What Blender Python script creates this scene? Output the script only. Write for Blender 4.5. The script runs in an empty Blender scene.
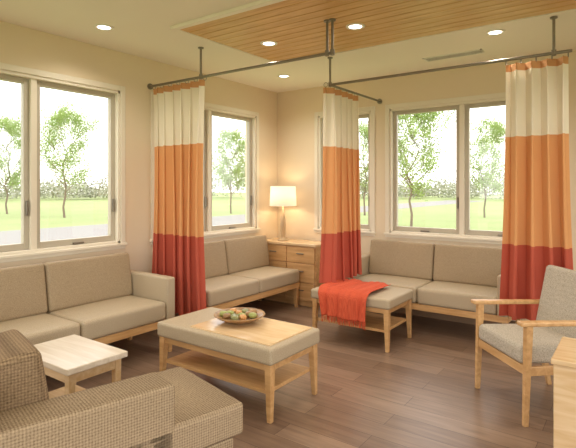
import bpy, bmesh, math, random
from mathutils import Vector, Matrix, noise
random.seed(7)
S=bpy.context.scene
S.view_settings.view_transform='Standard'
try: S.view_settings.look='None'
except Exception: pass
S.view_settings.exposure=0.0
COL=S.collection
XL=-3.96; YB=5.25; XR=2.6; YF=-1.7; H=2.70

# ---------------------------------------------------------------- materials
def srgb(r,g,b):
    f=lambda c:(c/255/12.92) if c/255<=0.04045 else ((c/255+0.055)/1.055)**2.4
    return (f(r),f(g),f(b),1)
def newmat(name):
    m=bpy.data.materials.new(name); m.use_nodes=True
    nt=m.node_tree; b=nt.nodes['Principled BSDF']
    return m,nt,b
def N(nt,t,**k):
    n=nt.nodes.new(t)
    for a,v in k.items(): setattr(n,a,v)
    return n
def plain(name,c,rough=.6,metal=0,var=.06,scale=6,bump=0,bscale=80,spec=None,trans=0):
    m,nt,b=newmat(name)
    tc=N(nt,'ShaderNodeTexCoord'); nz=N(nt,'ShaderNodeTexNoise'); nz.inputs['Scale'].default_value=scale
    nt.links.new(tc.outputs['Object'],nz.inputs['Vector'])
    mx=N(nt,'ShaderNodeMix',data_type='RGBA')
    mx.inputs[6].default_value=tuple(x*(1-var) for x in c[:3])+(1,)
    mx.inputs[7].default_value=tuple(min(1,x*(1+var)) for x in c[:3])+(1,)
    nt.links.new(nz.outputs['Fac'],mx.inputs[0]); nt.links.new(mx.outputs[2],b.inputs['Base Color'])
    b.inputs['Roughness'].default_value=rough; b.inputs['Metallic'].default_value=metal
    if spec is not None: b.inputs['Specular IOR Level'].default_value=spec
    if bump:
        n2=N(nt,'ShaderNodeTexNoise'); n2.inputs['Scale'].default_value=bscale
        nt.links.new(tc.outputs['Object'],n2.inputs['Vector'])
        bp=N(nt,'ShaderNodeBump'); bp.inputs['Strength'].default_value=bump; bp.inputs['Distance'].default_value=.004
        nt.links.new(n2.outputs['Fac'],bp.inputs['Height']); nt.links.new(bp.outputs['Normal'],b.inputs['Normal'])
    if trans:
        tr=N(nt,'ShaderNodeBsdfTranslucent'); nt.links.new(mx.outputs[2],tr.inputs['Color'])
        ms=N(nt,'ShaderNodeMixShader'); ms.inputs[0].default_value=trans
        nt.links.new(b.outputs[0],ms.inputs[1]); nt.links.new(tr.outputs[0],ms.inputs[2])
        nt.links.new(ms.outputs[0],nt.nodes['Material Output'].inputs['Surface'])
    return m
def wood(name,c1,c2,rough=.4,stretch=(2,18,18)):
    m,nt,b=newmat(name)
    tc=N(nt,'ShaderNodeTexCoord'); mp=N(nt,'ShaderNodeMapping'); mp.inputs['Scale'].default_value=stretch
    nz=N(nt,'ShaderNodeTexNoise'); nz.inputs['Scale'].default_value=1.6; nz.inputs['Detail'].default_value=6; nz.inputs['Distortion'].default_value=.6
    nt.links.new(tc.outputs['Object'],mp.inputs['Vector']); nt.links.new(mp.outputs['Vector'],nz.inputs['Vector'])
    cr=N(nt,'ShaderNodeValToRGB'); cr.color_ramp.elements[0].position=.3; cr.color_ramp.elements[1].position=.7
    cr.color_ramp.elements[0].color=c1; cr.color_ramp.elements[1].color=c2
    nt.links.new(nz.outputs['Fac'],cr.inputs[0]); nt.links.new(cr.outputs[0],b.inputs['Base Color'])
    b.inputs['Roughness'].default_value=rough
    return m
def weave(name,c1,c2,scale=28,rough=.9,bump=.4,nfac=.5,nscale=6):
    # yarn ribs in all three object axes plus slub noise -> woven cloth
    m,nt,b=newmat(name)
    tc=N(nt,'ShaderNodeTexCoord'); prev=None
    for ax in 'XYZ':
        wv=N(nt,'ShaderNodeTexWave',wave_type='BANDS',bands_direction=ax); wv.inputs['Scale'].default_value=scale; wv.inputs['Distortion'].default_value=1.0; wv.inputs['Detail Scale'].default_value=3
        nt.links.new(tc.outputs['Object'],wv.inputs['Vector'])
        if prev is None: prev=wv.outputs['Fac']
        else:
            a=N(nt,'ShaderNodeMath',operation='ADD'); nt.links.new(prev,a.inputs[0]); nt.links.new(wv.outputs['Fac'],a.inputs[1]); prev=a.outputs[0]
    ck=N(nt,'ShaderNodeTexNoise'); ck.inputs['Scale'].default_value=scale*nscale; ck.inputs['Detail'].default_value=2
    nt.links.new(tc.outputs['Object'],ck.inputs['Vector'])
    a1=N(nt,'ShaderNodeMath',operation='MULTIPLY'); a1.inputs[1].default_value=(1-nfac)/3; nt.links.new(prev,a1.inputs[0])
    a2=N(nt,'ShaderNodeMath',operation='MULTIPLY_ADD'); a2.inputs[1].default_value=nfac; nt.links.new(ck.outputs['Fac'],a2.inputs[0]); nt.links.new(a1.outputs[0],a2.inputs[2])
    cr=N(nt,'ShaderNodeValToRGB'); cr.color_ramp.elements[0].position=.25; cr.color_ramp.elements[1].position=.72
    cr.color_ramp.elements[0].color=c1; cr.color_ramp.elements[1].color=c2
    nt.links.new(a2.outputs[0],cr.inputs[0]); nt.links.new(cr.outputs[0],b.inputs['Base Color'])
    bp=N(nt,'ShaderNodeBump'); bp.inputs['Strength'].default_value=bump; bp.inputs['Distance'].default_value=.002
    nt.links.new(a2.outputs[0],bp.inputs['Height']); nt.links.new(bp.outputs['Normal'],b.inputs['Normal'])
    b.inputs['Roughness'].default_value=rough; b.inputs['Specular IOR Level'].default_value=.25
    return m
def floor_mat():
    m,nt,b=newmat('floor_planks')
    tc=N(nt,'ShaderNodeTexCoord')
    br=N(nt,'ShaderNodeTexBrick'); br.offset=.37
    br.inputs['Scale'].default_value=1; br.inputs['Brick Width'].default_value=1.25; br.inputs['Row Height'].default_value=.16
    br.inputs['Mortar Size'].default_value=.0015; br.inputs['Bias'].default_value=0
    br.inputs['Color1'].default_value=srgb(130,106,89); br.inputs['Color2'].default_value=srgb(156,131,112); br.inputs['Mortar'].default_value=srgb(80,62,50)
    nt.links.new(tc.outputs['Object'],br.inputs['Vector'])
    mp=N(nt,'ShaderNodeMapping'); mp.inputs['Scale'].default_value=(1.2,14,1)
    nz=N(nt,'ShaderNodeTexNoise'); nz.inputs['Scale'].default_value=2; nz.inputs['Detail'].default_value=8; nz.inputs['Distortion'].default_value=.8
    nt.links.new(tc.outputs['Object'],mp.inputs['Vector']); nt.links.new(mp.outputs['Vector'],nz.inputs['Vector'])
    cr=N(nt,'ShaderNodeValToRGB'); cr.color_ramp.elements[0].position=.3; cr.color_ramp.elements[1].position=.75
    cr.color_ramp.elements[0].color=(.66,.62,.59,1); cr.color_ramp.elements[1].color=(1.05,1.03,1,1)
    nt.links.new(nz.outputs['Fac'],cr.inputs[0])
    mx=N(nt,'ShaderNodeMix',data_type='RGBA',blend_type='MULTIPLY'); mx.inputs[0].default_value=.9
    nt.links.new(br.outputs['Color'],mx.inputs[6]); nt.links.new(cr.outputs[0],mx.inputs[7]); nt.links.new(mx.outputs[2],b.inputs['Base Color'])
    b.inputs['Roughness'].default_value=.33
    return m
def curtain_mat():
    m,nt,b=newmat('curtain_fabric')
    tc=N(nt,'ShaderNodeTexCoord'); sp=N(nt,'ShaderNodeSeparateXYZ'); nt.links.new(tc.outputs['Object'],sp.inputs[0])
    mr=N(nt,'ShaderNodeMath',operation='DIVIDE'); mr.inputs[1].default_value=2.5; nt.links.new(sp.outputs['Z'],mr.inputs[0])
    cr=N(nt,'ShaderNodeValToRGB'); e=cr.color_ramp; e.interpolation='CONSTANT'
    e.elements[0].position=0; e.elements[0].color=srgb(194,94,74)
    e.elements[1].position=.97/2.5; e.elements[1].color=srgb(226,164,110)
    for p,c in ((1.82,srgb(240,229,208)),(2.335,srgb(210,156,108))):
        x=e.elements.new(p/2.5); x.color=c
    nt.links.new(mr.outputs[0],cr.inputs[0]); nt.links.new(cr.outputs[0],b.inputs['Base Color'])
    b.inputs['Roughness'].default_value=.85; b.inputs['Specular IOR Level'].default_value=.2
    tr=N(nt,'ShaderNodeBsdfTranslucent'); nt.links.new(cr.outputs[0],tr.inputs['Color'])
    ms=N(nt,'ShaderNodeMixShader'); ms.inputs[0].default_value=.10
    nt.links.new(b.outputs[0],ms.inputs[1]); nt.links.new(tr.outputs[0],ms.inputs[2])
    nt.links.new(ms.outputs[0],nt.nodes['Material Output'].inputs['Surface'])
    return m
def glass_mat():
    m,nt,b=newmat('window_glass'); nt.nodes.remove(b)
    t=N(nt,'ShaderNodeBsdfTransparent'); g=N(nt,'ShaderNodeBsdfGlossy'); g.inputs['Roughness'].default_value=.02
    ms=N(nt,'ShaderNodeMixShader'); ms.inputs[0].default_value=.05
    nt.links.new(t.outputs[0],ms.inputs[1]); nt.links.new(g.outputs[0],ms.inputs[2])
    nt.links.new(ms.outputs[0],nt.nodes['Material Output'].inputs['Surface'])
    return m
def emit(name,c,s):
    m,nt,b=newmat(name); b.inputs['Base Color'].default_value=c
    b.inputs['Emission Color'].default_value=c; b.inputs['Emission Strength'].default_value=s
    return m
M={}
M['wall']=plain('wall_paint',srgb(229,211,184),.85,var=.02,scale=2,bump=.05,bscale=200)
M['ceil']=plain('ceiling_paint',srgb(242,234,220),.9,var=.015,scale=2)
M['trim']=plain('trim_paint',srgb(232,222,204),.5,var=.02)
M['sash']=plain('sash_paint',srgb(188,178,160),.45,var=.02)
M['base']=plain('baseboard_paint',srgb(150,120,92),.5)
M['floor']=floor_mat()
M['maple']=wood('maple_wood',srgb(194,148,96),srgb(220,178,126),.36)
M['maple2']=wood('pale_maple',srgb(212,176,130),srgb(230,202,162),.2)
M['pale']=wood('pale_wood_shine',srgb(216,200,178),srgb(234,222,206),.25)  # light wood, the shine on the tabletop painted in as extra paleness
M['board']=wood('ceiling_board_wood',srgb(202,152,92),srgb(226,182,122),.4)
M['dark']=plain('dark_gap',srgb(80,55,34),.8)
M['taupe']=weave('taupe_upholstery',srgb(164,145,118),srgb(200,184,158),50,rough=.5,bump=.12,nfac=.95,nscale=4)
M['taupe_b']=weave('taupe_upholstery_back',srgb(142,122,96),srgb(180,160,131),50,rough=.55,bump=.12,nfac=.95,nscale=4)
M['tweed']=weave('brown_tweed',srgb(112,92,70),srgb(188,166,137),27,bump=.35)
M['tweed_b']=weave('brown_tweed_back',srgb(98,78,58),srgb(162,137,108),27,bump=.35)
M['grey']=weave('grey_weave',srgb(150,140,124),srgb(206,196,180),40,bump=.2,nfac=.92,nscale=4)
M['red']=weave('red_wool',srgb(186,70,46),srgb(222,104,72),40,bump=.6)
M['metal']=plain('brushed_metal',srgb(140,132,120),.4,metal=.7,var=.03)
M['curtain']=curtain_mat()
M['glass']=glass_mat()
M['light']=emit('downlight_glow',(1,.95,.86,1),6)
M['white']=plain('white_enamel',srgb(240,236,226),.4,var=.01)
M['ceramic']=plain('lamp_ceramic',srgb(196,170,134),.3)
M['grass']=plain('grass',srgb(142,156,100),.95,var=.2,scale=.35)
M['road']=plain('road_asphalt',srgb(140,138,134),.9)
M['bark']=plain('tree_bark',srgb(124,110,96),.9,bump=.4,bscale=20)
M['leaf']=plain('spring_leaves',srgb(152,174,98),.8,var=.25,scale=3,trans=.25)
M['haze']=plain('far_foliage_hazed',srgb(164,166,146),.95,var=.2,scale=.12)  # aerial haze mixed into the foliage colour
M['bowl']=wood('bowl_wood',srgb(130,96,60),srgb(186,146,100),.4,(10,10,40))
M['fruit_g']=plain('green_fruit',srgb(160,165,96),.4,var=.2,scale=20)
M['fruit_o']=plain('orange_fruit',srgb(206,150,90),.4,var=.2,scale=20)
M['fruit_b']=plain('olive_fruit',srgb(140,140,90),.3,var=.2,scale=20)

# ---------------------------------------------------------------- mesh helpers
def obj_from_bm(bm,name,mat,parent=None,smooth=False,bevel=0):
    bmesh.ops.recalc_face_normals(bm,faces=bm.faces)
    me=bpy.data.meshes.new(name); bm.to_mesh(me); bm.free()
    for mm in (mat if isinstance(mat,(list,tuple)) else [mat]): me.materials.append(M[mm])
    if smooth:
        for p in me.polygons: p.use_smooth=True
    o=bpy.data.objects.new(name,me); COL.objects.link(o)
    if parent: o.parent=parent
    if bevel:
        md=o.modifiers.new('bevel','BEVEL'); md.width=bevel; md.segments=2; md.limit_method='ANGLE'
    return o
def add_box(bm,lo,hi,mi=0):
    x0,y0,z0=lo;x1,y1,z1=hi
    v=[bm.verts.new(p) for p in ((x0,y0,z0),(x1,y0,z0),(x1,y1,z0),(x0,y1,z0),(x0,y0,z1),(x1,y0,z1),(x1,y1,z1),(x0,y1,z1))]
    for f in ((0,3,2,1),(4,5,6,7),(0,1,5,4),(1,2,6,5),(2,3,7,6),(3,0,4,7)):
        bm.faces.new([v[i] for i in f]).material_index=mi
def box(name,lo,hi,mat,parent=None,bevel=.004):
    bm=bmesh.new(); add_box(bm,lo,hi); return obj_from_bm(bm,name,mat,parent,bevel=bevel)
def boxes(name,lst,mat,parent=None,bevel=0):
    bm=bmesh.new()
    for b in lst: add_box(bm,b[0],b[1],b[2] if len(b)>2 else 0)
    return obj_from_bm(bm,name,mat,parent,bevel=bevel)
def hexa(name,bot,top,mat,parent=None,bevel=.003):
    bm=bmesh.new(); v=[bm.verts.new(p) for p in list(bot)+list(top)]
    for f in ((0,3,2,1),(4,5,6,7),(0,1,5,4),(1,2,6,5),(2,3,7,6),(3,0,4,7)): bm.faces.new([v[i] for i in f])
    return obj_from_bm(bm,name,mat,parent,bevel=bevel)
def post(name,p0,p1,w0,w1,mat,parent,d0=None,d1=None):
    d0=d0 or w0; d1=d1 or w1
    q=lambda p,w,d:[(p[0]-w/2,p[1]-d/2,p[2]),(p[0]+w/2,p[1]-d/2,p[2]),(p[0]+w/2,p[1]+d/2,p[2]),(p[0]-w/2,p[1]+d/2,p[2])]
    return hexa(name,q(p0,w0,d0),q(p1,w1,d1),mat,parent)
def cushion(name,c,size,r,mat,parent=None,bulge=0.0,rot=None,bfront=0.0):
    hx,hy,hz=[s/2 for s in size]; r=min(r,hx*.98,hy*.98,hz*.98)
    def coords(h):
        a=[-h+r*k/4 for k in range(5)]; n=8; inner=[-h+r+(2*h-2*r)*k/n for k in range(1,n)]
        return a+inner+[-x for x in reversed(a)]
    cs=[coords(h) for h in (hx,hy,hz)]; hs=(hx,hy,hz)
    bm=bmesh.new()
    for ax in range(3):
        u,v=[i for i in range(3) if i!=ax]
        for sg in (-1,1):
            g=[]
            for a in cs[u]:
                row=[]
                for b in cs[v]:
                    p=[0,0,0]; p[ax]=sg*hs[ax]; p[u]=a; p[v]=b
                    q=Vector([max(-(hs[i]-r),min(hs[i]-r,p[i])) for i in range(3)])
                    d=(Vector(p)-q).normalized(); o=q+d*r
                    fx=max(0,1-(o.x/hx)**2); fy=max(0,1-(o.y/hy)**2); fz=max(0,1-(o.z/hz)**2)
                    if o.z>0: o.z+=bulge*fx**.6*fy**.6
                    if o.y>0: o.y+=bfront*fx**.6*fz**.6
                    row.append(bm.verts.new(o))
                g.append(row)
            for i in range(len(g)-1):
                for j in range(len(g[0])-1):
                    bm.faces.new((g[i][j],g[i+1][j],g[i+1][j+1],g[i][j+1]))
    bmesh.ops.remove_doubles(bm,verts=bm.verts,dist=1e-5)
    mt=Matrix.Translation(c)
    if rot: mt=mt@rot
    bmesh.ops.transform(bm,matrix=mt,verts=bm.verts)
    return obj_from_bm(bm,name,mat,parent,smooth=True)
def cyl(bm,p0,p1,r0,r1=None,n=16,caps=True):
    r1=r0 if r1 is None else r1
    p0=Vector(p0);p1=Vector(p1);d=(p1-p0).normalized()
    a=d.orthogonal().normalized(); b=d.cross(a)
    A=[];B=[]
    for i in range(n):
        t=2*math.pi*i/n; w=a*math.cos(t)+b*math.sin(t)
        A.append(bm.verts.new(p0+w*r0)); B.append(bm.verts.new(p1+w*r1))
    for i in range(n): bm.faces.new((A[i],A[(i+1)%n],B[(i+1)%n],B[i]))
    if caps: bm.faces.new(A); bm.faces.new(B)
def lathe(name,prof,mat,parent=None,c=(0,0,0),n=40):
    bm=bmesh.new(); rings=[]
    for r,z in prof:
        rings.append([bm.verts.new((c[0]+max(r,1e-4)*math.cos(2*math.pi*i/n),c[1]+max(r,1e-4)*math.sin(2*math.pi*i/n),c[2]+z)) for i in range(n)])
    for a,b in zip(rings,rings[1:]):
        for i in range(n): bm.faces.new((a[i],a[(i+1)%n],b[(i+1)%n],b[i]))
    bmesh.ops.remove_doubles(bm,verts=bm.verts,dist=1e-5)
    return obj_from_bm(bm,name,mat,parent,smooth=True)
def group(name,loc=(0,0,0),rz=0):
    e=bpy.data.objects.new(name,None); e.location=loc; e.rotation_euler=(0,0,rz); e.empty_display_size=.2; COL.objects.link(e); return e

# ---------------------------------------------------------------- room shell
T=.18
def wall_rects(a0,a1,ops):
    out=[];cur=a0
    for (o0,o1,z0,z1) in sorted(ops):
        out.append((cur,o0,0,H)); out.append((o0,o1,0,z0)); out.append((o0,o1,z1,H)); cur=o1
    out.append((cur,a1,0,H)); return out
Z0,Z1=.90,2.33
WL=[(1.21,2.80),(3.20,4.80)]
WB=[(-3.31,-2.57),(-2.34,-.72)]
boxes('wall_left',[((XL-T,a,z),(XL,b,w)) for a,b,z,w in wall_rects(YF-T,YB+T,[(a,b,Z0,Z1) for a,b in WL])],'wall')
boxes('wall_back',[((a,YB,z),(b,YB+T,w)) for a,b,z,w in wall_rects(XL,XR,[(a,b,Z0,Z1) for a,b in WB])],'wall')
boxes('wall_right',[((XR,a,z),(XR+T,b,w)) for a,b,z,w in wall_rects(YF-T,YB+T,[(-1.0,3.8,.4,2.5)])],'wall')  # large opening added out of view to let fill daylight in
boxes('wall_front',[((a,YF-T,z),(b,YF,w)) for a,b,z,w in wall_rects(XL,XR,[(-3.2,2.0,.3,2.5)])],'wall')  # opening behind the camera, likewise added for more daylight
box('floor',(XL-T,YF-T,-.12),(XR+T,YB+T,0),'floor',bevel=0)
box('ceiling',(XL-T,YF-T,H),(XR+T,YB+T,H+.12),'ceil',bevel=0)
box('baseboard_left',(XL,YF,0),(XL+.014,YB,.1),'base',bevel=.003)
box('baseboard_back',(XL+.014,YB-.014,0),(XR,YB,.1),'base',bevel=.003)

def window(name,side,a0,a1,mull=True):
    e=group(name)
    def mp(u0,u1,w0,w1,z0,z1):
        if side=='L': return ((XL-w1,u0,z0),(XL-w0,u1,z1))
        return ((u0,YB+w0,z0),(u1,YB+w1,z1))
    c=.05
    boxes('casing',[mp(a0-c,a0,-.012,0,Z0-c,Z1+c),mp(a1,a1+c,-.012,0,Z0-c,Z1+c),mp(a0,a1,-.012,0,Z1,Z1+c),mp(a0,a1,-.012,0,Z0-c,Z0)],'trim',e,bevel=.003)
    boxes('sill',[mp(a0-c-.01,a1+c+.01,-.03,.08,Z0-.02,Z0+.004)],'trim',e,bevel=.004)
    j=.025
    boxes('jamb',[mp(a0,a0+j,0,.15,Z0,Z1),mp(a1-j,a1,0,.15,Z0,Z1),mp(a0,a1,0,.15,Z1-j,Z1),mp(a0,a1,0,.15,Z0,Z0+j)],'trim',e,bevel=.003)
    secs=[(a0+j,a1-j)]
    if mull:
        m=(a0+a1)/2
        boxes('mullion',[mp(m-.025,m+.025,.02,.15,Z0,Z1)],'trim',e,bevel=.003)
        secs=[(a0+j,m-.025),(m+.025,a1-j)]
    s=.042
    for k,(b0,b1) in enumerate(secs):
        zz0,zz1=Z0+j,Z1-j
        boxes('sash_%d'%(k+1),[mp(b0,b0+s,.05,.10,zz0,zz1),mp(b1-s,b1,.05,.10,zz0,zz1),mp(b0+s,b1-s,.05,.10,zz1-s,zz1),mp(b0+s,b1-s,.05,.10,zz0,zz0+s+.01)],'sash',e,bevel=.004)
        boxes('glass_%d'%(k+1),[mp(b0+s-.005,b1-s+.005,.073,.077,zz0+s,zz1-s)],'glass',e)
        mm=(b0+b1)/2
        boxes('crank_%d'%(k+1),[mp(mm-.05,mm+.05,.03,.05,zz0+.005,zz0+.022)],'metal',e,bevel=.003)
        boxes('latch_%d'%(k+1),[mp(b1-.03,b1-.015,.03,.05,1.2,1.32)],'metal',e,bevel=.003)
window('window_1','L',*WL[0]); window('window_2','L',*WL[1])
window('window_3','B',*WB[0],mull=False); window('window_4','B',*WB[1])

def portal(c,rot,sx,sy):
    l=bpy.data.lights.new('window_portal','AREA'); l.shape='RECTANGLE'; l.size=sx; l.size_y=sy; l.energy=1
    try: l.cycles.is_portal=True
    except Exception: return
    o=bpy.data.objects.new('window_portal',l); o.location=c; o.rotation_euler=rot; COL.objects.link(o)
R90=math.pi/2
for a,b in WL: portal((XL-T-.02,(a+b)/2,(Z0+Z1)/2),(0,-R90,0),Z1-Z0,b-a)
for a,b in WB: portal(((a+b)/2,YB+T+.02,(Z0+Z1)/2),(-R90,0,0),b-a,Z1-Z0)
portal((XR+T+.02,1.4,1.45),(0,R90,0),2.1,4.8)  # portals for the two added daylight openings, not for known windows
portal((-.6,YF-T-.02,1.4),(R90,0,0),5.2,2.2)

# wood ceiling panel
px0,px1,py0,py1=-2.96,2.5,2.63,3.95
e=group('wood_ceiling_panel')
n=13; w=(py1-py0)/n
boxes('boards',[((px0,py0+i*w+.004,2.678),(px1,py0+(i+1)*w-.004,2.694)) for i in range(n)],'board',e,bevel=.003)
box('backing',(px0,py0,2.690),(px1,py1,H-.001),'dark',e,bevel=0)
boxes('frame',[((px0-.05,py0-.05,2.672),(px0,py1+.05,H)),((px0,py0-.05,2.672),(px1,py0,H)),((px0,py1,2.672),(px1,py1+.05,H)),((px1,py0-.05,2.672),(px1+.04,py1+.05,H))],'ceil',e,bevel=.004)

def downlight(x,y,z,p=35):
    e=group('recessed_downlight',(x,y,z))
    lathe('ring',[(.05,-.001),(.052,-.006),(.072,-.006),(.075,0),(.05,.0)],'white',e)
    lathe('lens',[(.0001,-.002),(.05,-.003)],'light',e)
    l=bpy.data.lights.new('spot','SPOT'); l.energy=p; l.spot_size=math.radians(150); l.spot_blend=1; l.color=(1,.93,.82); l.shadow_soft_size=.06
    o=bpy.data.objects.new('spot',l); o.parent=e; o.location=(0,0,-.03); COL.objects.link(o)
for x,y,z in ((-3.45,2.29,H),(-2.61,3.34,2.678),(-1.79,3.38,2.678),(-.96,4.24,H),(-3.3,4.5,H),(-.2,3.36,2.678),(-1.6,1.4,H),(.6,1.4,H),(-3.3,.4,H),(.9,3.4,2.678),(-.6,-.6,H)):  # besides the visible fixtures, unseen ones are added to brighten the room
    downlight(x,y,z)
e=group('ceiling_vent',(-1.46,4.75,H))
boxes('grille',[((-.28,-.07,-.008),(.28,-.055,0)),((-.28,.055,-.008),(.28,.07,0)),((-.28,-.07,-.008),(-.265,.07,0)),((.265,-.07,-.008),(.28,.07,0))]+[((-.265,-.05+i*.02,-.005),(.265,-.046+i*.02,-.002)) for i in range(6)],'white',e)
box('duct_shade',(-.265,-.055,-.0015),(.265,.055,0),'dark',e,bevel=0)  # flat dark sheet, the shade inside the vent put into its colour

# ---------------------------------------------------------------- curtain rods
RZ=2.43
def rod(name,segs,posts,flanges=()):
    e=group(name)
    bm=bmesh.new()
    for a,b in segs: cyl(bm,a,b,.012)
    obj_from_bm(bm,'rail',['metal'],e,smooth=False)
    bm=bmesh.new()
    for (x,y,zt) in posts:
        cyl(bm,(x,y,RZ),(x,y,zt),.010); cyl(bm,(x,y,zt-.010),(x,y,zt),.026); cyl(bm,(x,y,RZ-.018),(x,y,RZ+.024),.017)
    for a,b in flanges: cyl(bm,a,b,.030)
    obj_from_bm(bm,'hangers',['metal'],e)
rod('curtain_rod',[((XL+.005,3.14,RZ),(-1.84,3.14,RZ))],[(-3.24,3.14,H),(-1.90,3.14,2.678),(-1.855,3.14,2.678)],[((XL,3.14,RZ),(XL+.015,3.14,RZ))])
rod('curtain_rod',[((-2.46,4.12,RZ),(-.40,4.12,RZ)),((-2.46,4.12,RZ),(-2.46,YB-.005,RZ))],[(-2.46,4.12,H),(-.52,4.12,H)],[((-2.46,YB-.015,RZ),(-2.46,YB,RZ))])

def curtain(p0,p1,zb,zt,folds,amp,flare=1.05,seed=0):
    e=group('curtain')
    p0=Vector((p0[0],p0[1],0));p1=Vector((p1[0],p1[1],0)); c=(p0+p1)/2; d=(p1-p0); L=d.length; d.normalize(); nrm=Vector((-d.y,d.x,0))
    K=24; nu=folds*K; nv=40
    rnd=random.Random(seed); ph=[rnd.uniform(-.8,.8) for _ in range(folds+2)]; am=[rnd.uniform(.6,1.1) for _ in range(folds+2)]
    wd=[rnd.uniform(.7,1.35) for _ in range(folds)]; cw=[0]
    for x in wd: cw.append(cw[-1]+x)
    cw=[x/cw[-1] for x in cw]
    bm=bmesh.new(); g=[]
    for j in range(nv+1):
        v=j/nv; z=zt+(zb-zt)*v; row=[]
        fl=1+(flare-1)*v - .07*math.sin(math.pi*v)
        for i in range(nu+1):
            k=i/K; ki=min(int(k),folds-1); fr=k-ki
            u=(i/nu)*(1-v)+(cw[ki]+(cw[ki+1]-cw[ki])*fr)*v
            P=ph[ki]*(1-fr)+ph[ki+1]*fr; A=am[ki]*(1-fr)+am[ki+1]*fr
            # omega pleats: the sheet doubles back on itself sideways
            s=(u-.5)*L*fl+.034*math.sin(4*math.pi*k+P*.5)*(.45+.55*v)
            sn=math.sin(2*math.pi*k+P*v*.6)
            a=amp*A*(.6+.4*v)*sn+.012*math.sin(4*v+9*u+seed)*v
            q=c+d*s+nrm*a; row.append(bm.verts.new((q.x,q.y,z)))
        g.append(row)
    for j in range(nv):
        for i in range(nu): bm.faces.new((g[j][i],g[j][i+1],g[j+1][i+1],g[j+1][i]))
    obj_from_bm(bm,'cloth','curtain',e,smooth=True)
    bm=bmesh.new()
    for i in range(folds+1):
        q=c+d*((i/folds-.5)*L)
        mt=Matrix.Translation((q.x,q.y,RZ-.012))@d.to_track_quat('Z','Y').to_matrix().to_4x4()
        r=.022;n=14;pv=[]
        for a in range(n):
            t=2*math.pi*a/n; ring=[]
            for b in range(6):
                f=2*math.pi*b/6; rr=r+.0028*math.cos(f)
                ring.append(bm.verts.new(mt@Vector((rr*math.cos(t),rr*math.sin(t),.0028*math.sin(f)))))
            pv.append(ring)
        for a in range(n):
            for b in range(6): bm.faces.new((pv[a][b],pv[(a+1)%n][b],pv[(a+1)%n][(b+1)%6],pv[a][(b+1)%6]))
    obj_from_bm(bm,'rings','metal',e,smooth=True)
curtain((-3.90,3.14),(-3.19,3.14),.25,2.40,6,.085,1.0,1)
curtain((-2.46,4.04),(-2.46,4.66),.50,2.40,5,.095,1.12,2)
curtain((-.86,4.16),(-.43,4.16),.40,2.40,4,.09,1.22,3)

# ---------------------------------------------------------------- sofas
def sofa(loc,rz,W,arm0,armW,n=2,D=.66,split=None):
    e=group('sofa',loc,rz)
    a=.09; x0=a if arm0 else 0; x1=W-a if armW else W
    boxes('base_rail',[((0,D-.05,.235),(W,D-.015,.295)),((0,.03,.235),(W,.065,.295)),((0,.06,.235),(.035,D-.05,.295)),((W-.035,.06,.235),(W,D-.05,.295)),((.035,.06,.275),(W-.035,D-.05,.295))],'maple',e,bevel=.004)
    for k,(x,y) in enumerate(((.03,D-.045),(W-.03,D-.045),(.03,.06),(W-.03,.06))):
        post('leg_%d'%(k+1),(x,y,0),(x,y,.24),.032,.048,'maple',e)
    w=(x1-x0)/n
    for k in range(n):
        xa=x0+k*w
        cushion('seat_%d'%(k+1),(xa+w/2,D/2+.045,.372),(w-.008,D-.10,.155),.028,'taupe',e,bulge=.012)
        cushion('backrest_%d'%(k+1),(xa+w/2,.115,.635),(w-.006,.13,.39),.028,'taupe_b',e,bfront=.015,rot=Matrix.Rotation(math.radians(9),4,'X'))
    for on,xx in ((arm0,0),(armW,W-a)):
        if on:
            cushion('arm',(xx+a/2,D/2,.47),(a,D,.36),.018,'taupe',e,bulge=.004)
            box('arm_foot',(xx,.02,.27),(xx+a,D-.01,.295),'maple',e)
    return e
sofa((XL+.03,2.87,0),-R90,1.75,True,True)
sofa((XL+.03,4.80,0),-R90,1.52,False,False)
sofa((-.93,YB-.03,0),math.pi,1.66,True,True)

# ---------------------------------------------------------------- corner cabinet
e=group('drawer_cabinet',(-3.925,4.84,0))
cw,cd=.83,.38
boxes('carcass',[((0,.02,.06),(cw,cd,.72)),((.02,.03,0),(cw-.02,cd,.06))],'maple',e,bevel=.003)
box('top',(-.005,-.008,.72),(cw+.01,cd,.75),'maple2',e)
for k,(za,zb) in enumerate(((.52,.705),(.29,.51),(.075,.28))):
    for q,(xa,xb) in enumerate(((.012,.407),(.417,.818))):
        box('drawer_%d_%d'%(k+1,q+1),(xa,.002,za),(xb,.022,zb),'maple',e)
        box('pull_%d_%d'%(k+1,q+1),((xa+xb)/2-.05,-.016,(za+zb)/2+.01),((xa+xb)/2+.05,.003,(za+zb)/2+.022),'metal',e)
# table lamp
lx,ly=-3.68,5.0
e=group('table_lamp',(lx,ly,.75))
lathe('base',[(0,0),(.065,0),(.068,.01),(.05,.022),(.028,.035),(.026,.06),(.034,.12),(.036,.2),(.03,.29),(.018,.34),(.010,.36),(.010,.46),(0,.46)],'ceramic',e)
m,nt,b=newmat('lamp_shade'); b.inputs['Base Color'].default_value=srgb(250,242,226); b.inputs['Roughness'].default_value=.8
b.inputs['Emission Color'].default_value=(1,.92,.78,1); b.inputs['Emission Strength'].default_value=.4
tr=N(nt,'ShaderNodeBsdfTranslucent'); tr.inputs['Color'].default_value=srgb(250,240,220)
ms=N(nt,'ShaderNodeMixShader'); ms.inputs[0].default_value=.3
nt.links.new(b.outputs[0],ms.inputs[1]); nt.links.new(tr.outputs[0],ms.inputs[2]); nt.links.new(ms.outputs[0],nt.nodes['Material Output'].inputs['Surface'])
M['shade']=m
lathe('shade',[(.172,.44),(.16,.69),(.157,.69),(.169,.44),(.172,.44)],'shade',e)
l=bpy.data.lights.new('bulb','POINT'); l.energy=4; l.color=(1,.78,.5); l.shadow_soft_size=.05
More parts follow.
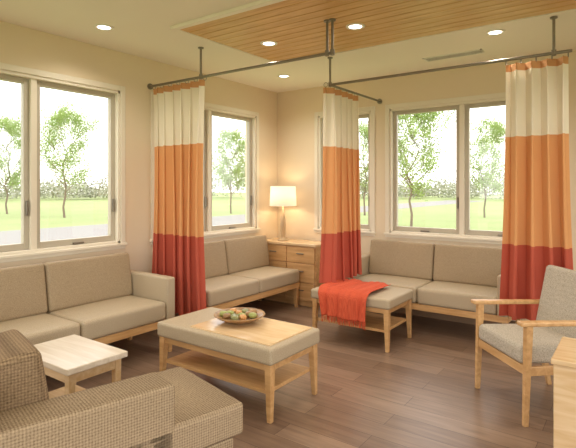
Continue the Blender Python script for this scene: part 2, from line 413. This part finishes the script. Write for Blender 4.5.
o=bpy.data.objects.new('bulb',l); o.parent=e; o.location=(0,0,.54); COL.objects.link(o)

# ---------------------------------------------------------------- benches / tables
def padded_table(name,x0,x1,y0,y1,top,pad,tray,shelf=.17):
    e=group(name,((x0+x1)/2,(y0+y1)/2,0)); w=(x1-x0)/2; d=(y1-y0)/2
    cushion('padded_top',(0,0,top-pad/2),(2*w,2*d,pad),.020,'taupe',e,bulge=.004)
    if tray: box('inlay_top',(-w*.42,-d*.84,top-.004),(w*.92,d*.84,top+.010),'maple2',e,bevel=.005)
    zr=top-pad
    boxes('apron',[((-w+.03,-d+.03,zr-.045),(w-.03,-d+.05,zr)),((-w+.03,d-.05,zr-.045),(w-.03,d-.03,zr)),((-w+.03,-d+.05,zr-.045),(-w+.05,d-.05,zr)),((w-.05,-d+.05,zr-.045),(w-.03,d-.05,zr))],'maple',e,bevel=.003)
    for k,(sx,sy) in enumerate(((-1,-1),(1,-1),(1,1),(-1,1))):
        post('leg_%d'%(k+1),(sx*(w-.03),sy*(d-.03),0),(sx*(w-.04),sy*(d-.04),zr),.03,.05,'maple',e)
    box('shelf',(-w+.055,-d+.04,shelf-.012),(w-.055,d-.04,shelf+.012),'maple',e)
    return e
padded_table('coffee_table',-2.84,-1.79,2.31,2.87,.455,.105,True)
padded_table('upholstered_bench',-2.55,-1.74,3.90,4.46,.46,.09,False)

# bowl
e=group('fruit_bowl',(-2.33,2.64,.465))
lathe('bowl',[(0,.0),(.07,.0),(.11,.012),(.165,.038),(.185,.052),(.182,.057),(.16,.046),(.10,.022),(0,.014)],'bowl',e)
for k in range(13):
    a=k*2.399; r=.022+.10*math.sqrt(k/13)
    cushion('fruit_%d'%(k+1),(r*math.cos(a),r*math.sin(a),.042+ r*.08),(.058,.05,.04),.0198,('fruit_g','fruit_o','fruit_b','bowl')[k%4],e,rot=Matrix.Rotation(a,4,'Z'))

# throw blanket
def throw():
    e=group('throw_blanket')
    path=[(4.36,.480),(4.2,.480),(4.05,.480),(3.95,.480),(3.905,.476),(3.882,.455),(3.874,.42),(3.87,.36),(3.866,.30),(3.862,.255)]
    pts=[]
    for (a,b),(c,d) in zip(path,path[1:]):
        for k in range(4): pts.append((a+(c-a)*k/4,b+(d-b)*k/4))
    pts.append(path[-1])
    nu=60; x0,x1=-2.44,-1.93
    bm=bmesh.new(); g=[]
    for j,(y,z) in enumerate(pts):
        v=j/(len(pts)-1); row=[]
        for i in range(nu+1):
            u=i/nu
            x=x0+(x1-x0)*(u*(1-.12*v)+.12*v) - .05*(1-v)*1.0*(1-u)
            rp=abs(math.sin(11*u+1.5*v+1.2*math.sin(5*u)))*.018+ .006*abs(math.sin(27*u+3*v))
            f=min(1,max(0,(v-.35)/.25)); 
            yy=y-rp*f*1.6; zz=z+rp*(1-f)*1.1 - (.03*u*math.sin(3*u))*f*max(0,v-.6)
            row.append(bm.verts.new((x,yy,zz)))
        g.append(row)
    for j in range(len(pts)-1):
        for i in range(nu): bm.faces.new((g[j][i],g[j][i+1],g[j+1][i+1],g[j+1][i]))
    ends=[v.co.copy() for v in g[-1]]
    o=obj_from_bm(bm,'cloth','red',e,smooth=True)
    md=o.modifiers.new('s','SOLIDIFY'); md.thickness=.006; md.offset=1
    bm=bmesh.new(); r=random.Random(5)
    for p in ends:
        q=p+Vector((r.uniform(-.008,.008),r.uniform(-.006,.002),-r.uniform(.04,.065)))
        cyl(bm,p+Vector((0,0,.004)),q,.0028,.0022,n=5)
    obj_from_bm(bm,'fringe','red',e)
throw()

# ---------------------------------------------------------------- foreground lounge armchair
e=group('lounge_armchair',(-1.90,1.363,0),math.radians(-14))
cushion('seat',(0,-.06,.355),(.62,1.02,.15),.022,'tweed',e,bulge=.006)
cushion('seat_base',(0,-.08,.205),(.60,.96,.15),.015,'tweed',e)
cushion('arm',(.21,-.30,.39),(.20,.80,.43),.018,'tweed',e,bulge=.002)
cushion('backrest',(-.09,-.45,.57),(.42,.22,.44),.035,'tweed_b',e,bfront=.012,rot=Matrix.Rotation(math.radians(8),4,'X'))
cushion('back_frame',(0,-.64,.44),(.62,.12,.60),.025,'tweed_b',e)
for k,(x,y) in enumerate(((-.26,.36),(.26,.36),(-.26,-.66),(.26,-.66))): post('leg_%d'%(k+1),(x,y,0),(x,y,.135),.03,.045,'maple',e)

# low side table
e=group('side_table',(-2.755,1.61,0))
box('top',(-.285,-.19,.42),(.285,.19,.455),'pale',e,bevel=.006)
boxes('apron',[((-.25,-.16,.36),(.25,-.14,.42)),((-.25,.14,.36),(.25,.16,.42)),((-.25,-.14,.36),(-.23,.14,.42)),((.23,-.14,.36),(.25,.14,.42))],'maple2',e)
for k,(x,y) in enumerate(((-1,-1),(1,-1),(1,1),(-1,1))): post('leg_%d'%(k+1),(x*.235,y*.145,0),(x*.235,y*.145,.42),.03,.042,'maple2',e)
box('shelf',(-.22,-.14,.14),(.22,.14,.16),'maple2',e)

# wooden armchair right
e=group('wooden_armchair',(-.745,3.40,0),math.radians(-47.1))
hw=.28
for s,nm in ((-1,'far'),(1,'near')):
    x=s*hw
    post('front_leg_'+nm,(x,0,0),(x,.02,.605),.026,.036,'maple',e,.03,.045)
    post('back_leg_'+nm,(x,.55,0),(x,.47,.40),.026,.036,'maple',e,.03,.045)
    post('back_post_'+nm,(x,.47,.40),(x,.56,.80),.036,.026,'maple',e,.045,.03)
    hexa('armrest_'+nm,[(x-.028,-.04,.60),(x+.028,-.04,.60),(x+.022,.52,.585),(x-.022,.52,.585)],[(x-.028,-.04,.628),(x+.028,-.04,.628),(x+.022,.52,.613),(x-.022,.52,.613)],'maple',e,bevel=.008)
    box('side_rail_'+nm,(x-.012,.02,.30),(x+.012,.50,.355),'maple',e)
box('front_rail',(-hw,.0,.30),(hw,.024,.355),'maple',e)
box('rear_rail',(-hw,.47,.30),(hw,.494,.355),'maple',e)
cushion('seat',(0,.235,.405),(2*hw-.05,.50,.11),.03,'grey',e,bulge=.012,rot=Matrix.Rotation(math.radians(-2),4,'X'))
cushion('backrest',(0,.50,.65),(2*hw-.045,.09,.45),.03,'grey',e,rot=Matrix.Rotation(math.radians(-12),4,'X'))

# end cabinet at right edge
e=group('end_table',(-.33,2.6,0))
box('top',(-.01,-.01,.595),(.47,.42,.62),'maple2',e)
boxes('panels',[((0,0,0),(.46,.022,.595)),((0,.388,0),(.46,.41,.595)),((.44,.022,.04),(.46,.388,.595)),((0,.022,.28),(.44,.388,.30)),((0,.022,.04),(.44,.388,.06)),((0,.022,.30),(.02,.388,.595))],'maple2',e,bevel=.003)

# ---------------------------------------------------------------- outside
GZ=-.2
box('lawn',(-110,-60,GZ-.2),(90,110,GZ),'grass',bevel=0)
box('road',(-19,-60,GZ),(-14.5,60,GZ+.01),'road',bevel=0)
def tree(x,y,h,cr,seed,leaves=15000):
    r=random.Random(seed); e=group('tree',(x,y,GZ))
    bm=bmesh.new(); tips=[]
    def br(p,d,L,rad,lv):
        q=p+d*L; cyl(bm,p,q,rad,rad*.6,n=6)
        if lv<2: tips.append(q); tips.append(p+(q-p)*.6)
        if lv>0:
            for k in range(4):
                nd=(d+Vector((r.uniform(-1,1),r.uniform(-1,1),r.uniform(-.3,.7)))*.7).normalized()
                br(p+d*L*r.uniform(.35,1),nd,L*r.uniform(.4,.65),rad*.5,lv-1)
    N_=9; pts=[Vector((r.gauss(0,.03)*k,r.gauss(0,.03)*k,h*k/N_)) for k in range(N_+1)]
    for k in range(N_):
        cyl(bm,pts[k],pts[k+1],.06*h/5*(1-.9*k/N_),.06*h/5*(1-.9*(k+1)/N_),n=8)
    for k in range(26):
        f=.26+.70*k/26; idx=min(N_-1,int(f*N_)); p=pts[idx].lerp(pts[idx+1],f*N_-idx)
        a=k*2.4+r.uniform(-.4,.4); up=.45+f
        L=cr*(1.25*math.sin(math.pi*min(1,(f-.1)/.95))**.7)*r.uniform(.7,1.2)*.75
        br(p,Vector((math.cos(a),math.sin(a),up)).normalized(),max(L,.25),.022*(1.2-f),2)
    obj_from_bm(bm,'trunk','bark',e)
    bm=bmesh.new()
    for k in range(leaves):
        t=r.choice(tips); p=t+Vector((r.gauss(0,.12),r.gauss(0,.12),r.gauss(0,.12)))*cr
        s=r.uniform(.02,.05); a=Vector((r.uniform(-1,1),r.uniform(-1,1),r.uniform(-1,1))).normalized(); b=a.orthogonal().normalized()
        c=a.cross(b)
        bm.faces.new([bm.verts.new(p+b*s),bm.verts.new(p+c*s*.7),bm.verts.new(p-b*s),bm.verts.new(p-c*s*.7)])
    obj_from_bm(bm,'foliage','leaf',e)
tree(-7.6,19.2,4.8,1.5,11); tree(-6.7,27.2,4.6,1.3,12,11000); tree(-24.8,14.1,5.2,1.7,13); tree(-31,14.0,5.2,1.6,14)
tree(-20.4,22.3,4.6,1.3,15,11000); tree(-12.8,25.3,4.8,1.3,16,11000)
# far woodland, aerial haze painted into its pale leaf colour
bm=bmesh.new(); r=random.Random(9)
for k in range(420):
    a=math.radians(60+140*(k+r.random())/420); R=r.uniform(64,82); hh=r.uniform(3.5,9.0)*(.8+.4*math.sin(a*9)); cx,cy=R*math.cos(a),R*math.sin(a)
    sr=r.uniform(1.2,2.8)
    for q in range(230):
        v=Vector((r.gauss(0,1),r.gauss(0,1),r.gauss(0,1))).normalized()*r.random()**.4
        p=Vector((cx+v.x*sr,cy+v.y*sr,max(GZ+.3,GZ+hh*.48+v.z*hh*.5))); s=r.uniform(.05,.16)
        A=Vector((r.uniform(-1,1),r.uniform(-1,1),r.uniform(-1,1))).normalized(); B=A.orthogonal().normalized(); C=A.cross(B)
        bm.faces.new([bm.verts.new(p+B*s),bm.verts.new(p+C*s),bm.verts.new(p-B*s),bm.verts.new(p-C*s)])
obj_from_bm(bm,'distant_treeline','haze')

# world
w=bpy.data.worlds.new('world'); S.world=w; w.use_nodes=True
bg=w.node_tree.nodes['Background']; bg.inputs[0].default_value=(1,.985,.96,1); bg.inputs[1].default_value=3.3

cam=bpy.data.cameras.new('camera'); cam.lens=30.5; cam.sensor_width=36; cam.shift_y=-37/576; cam.clip_end=500
co=bpy.data.objects.new('camera',cam); co.location=(0,0,1.43); co.rotation_euler=(R90,0,math.radians(35.77)); COL.objects.link(co)
S.camera=co
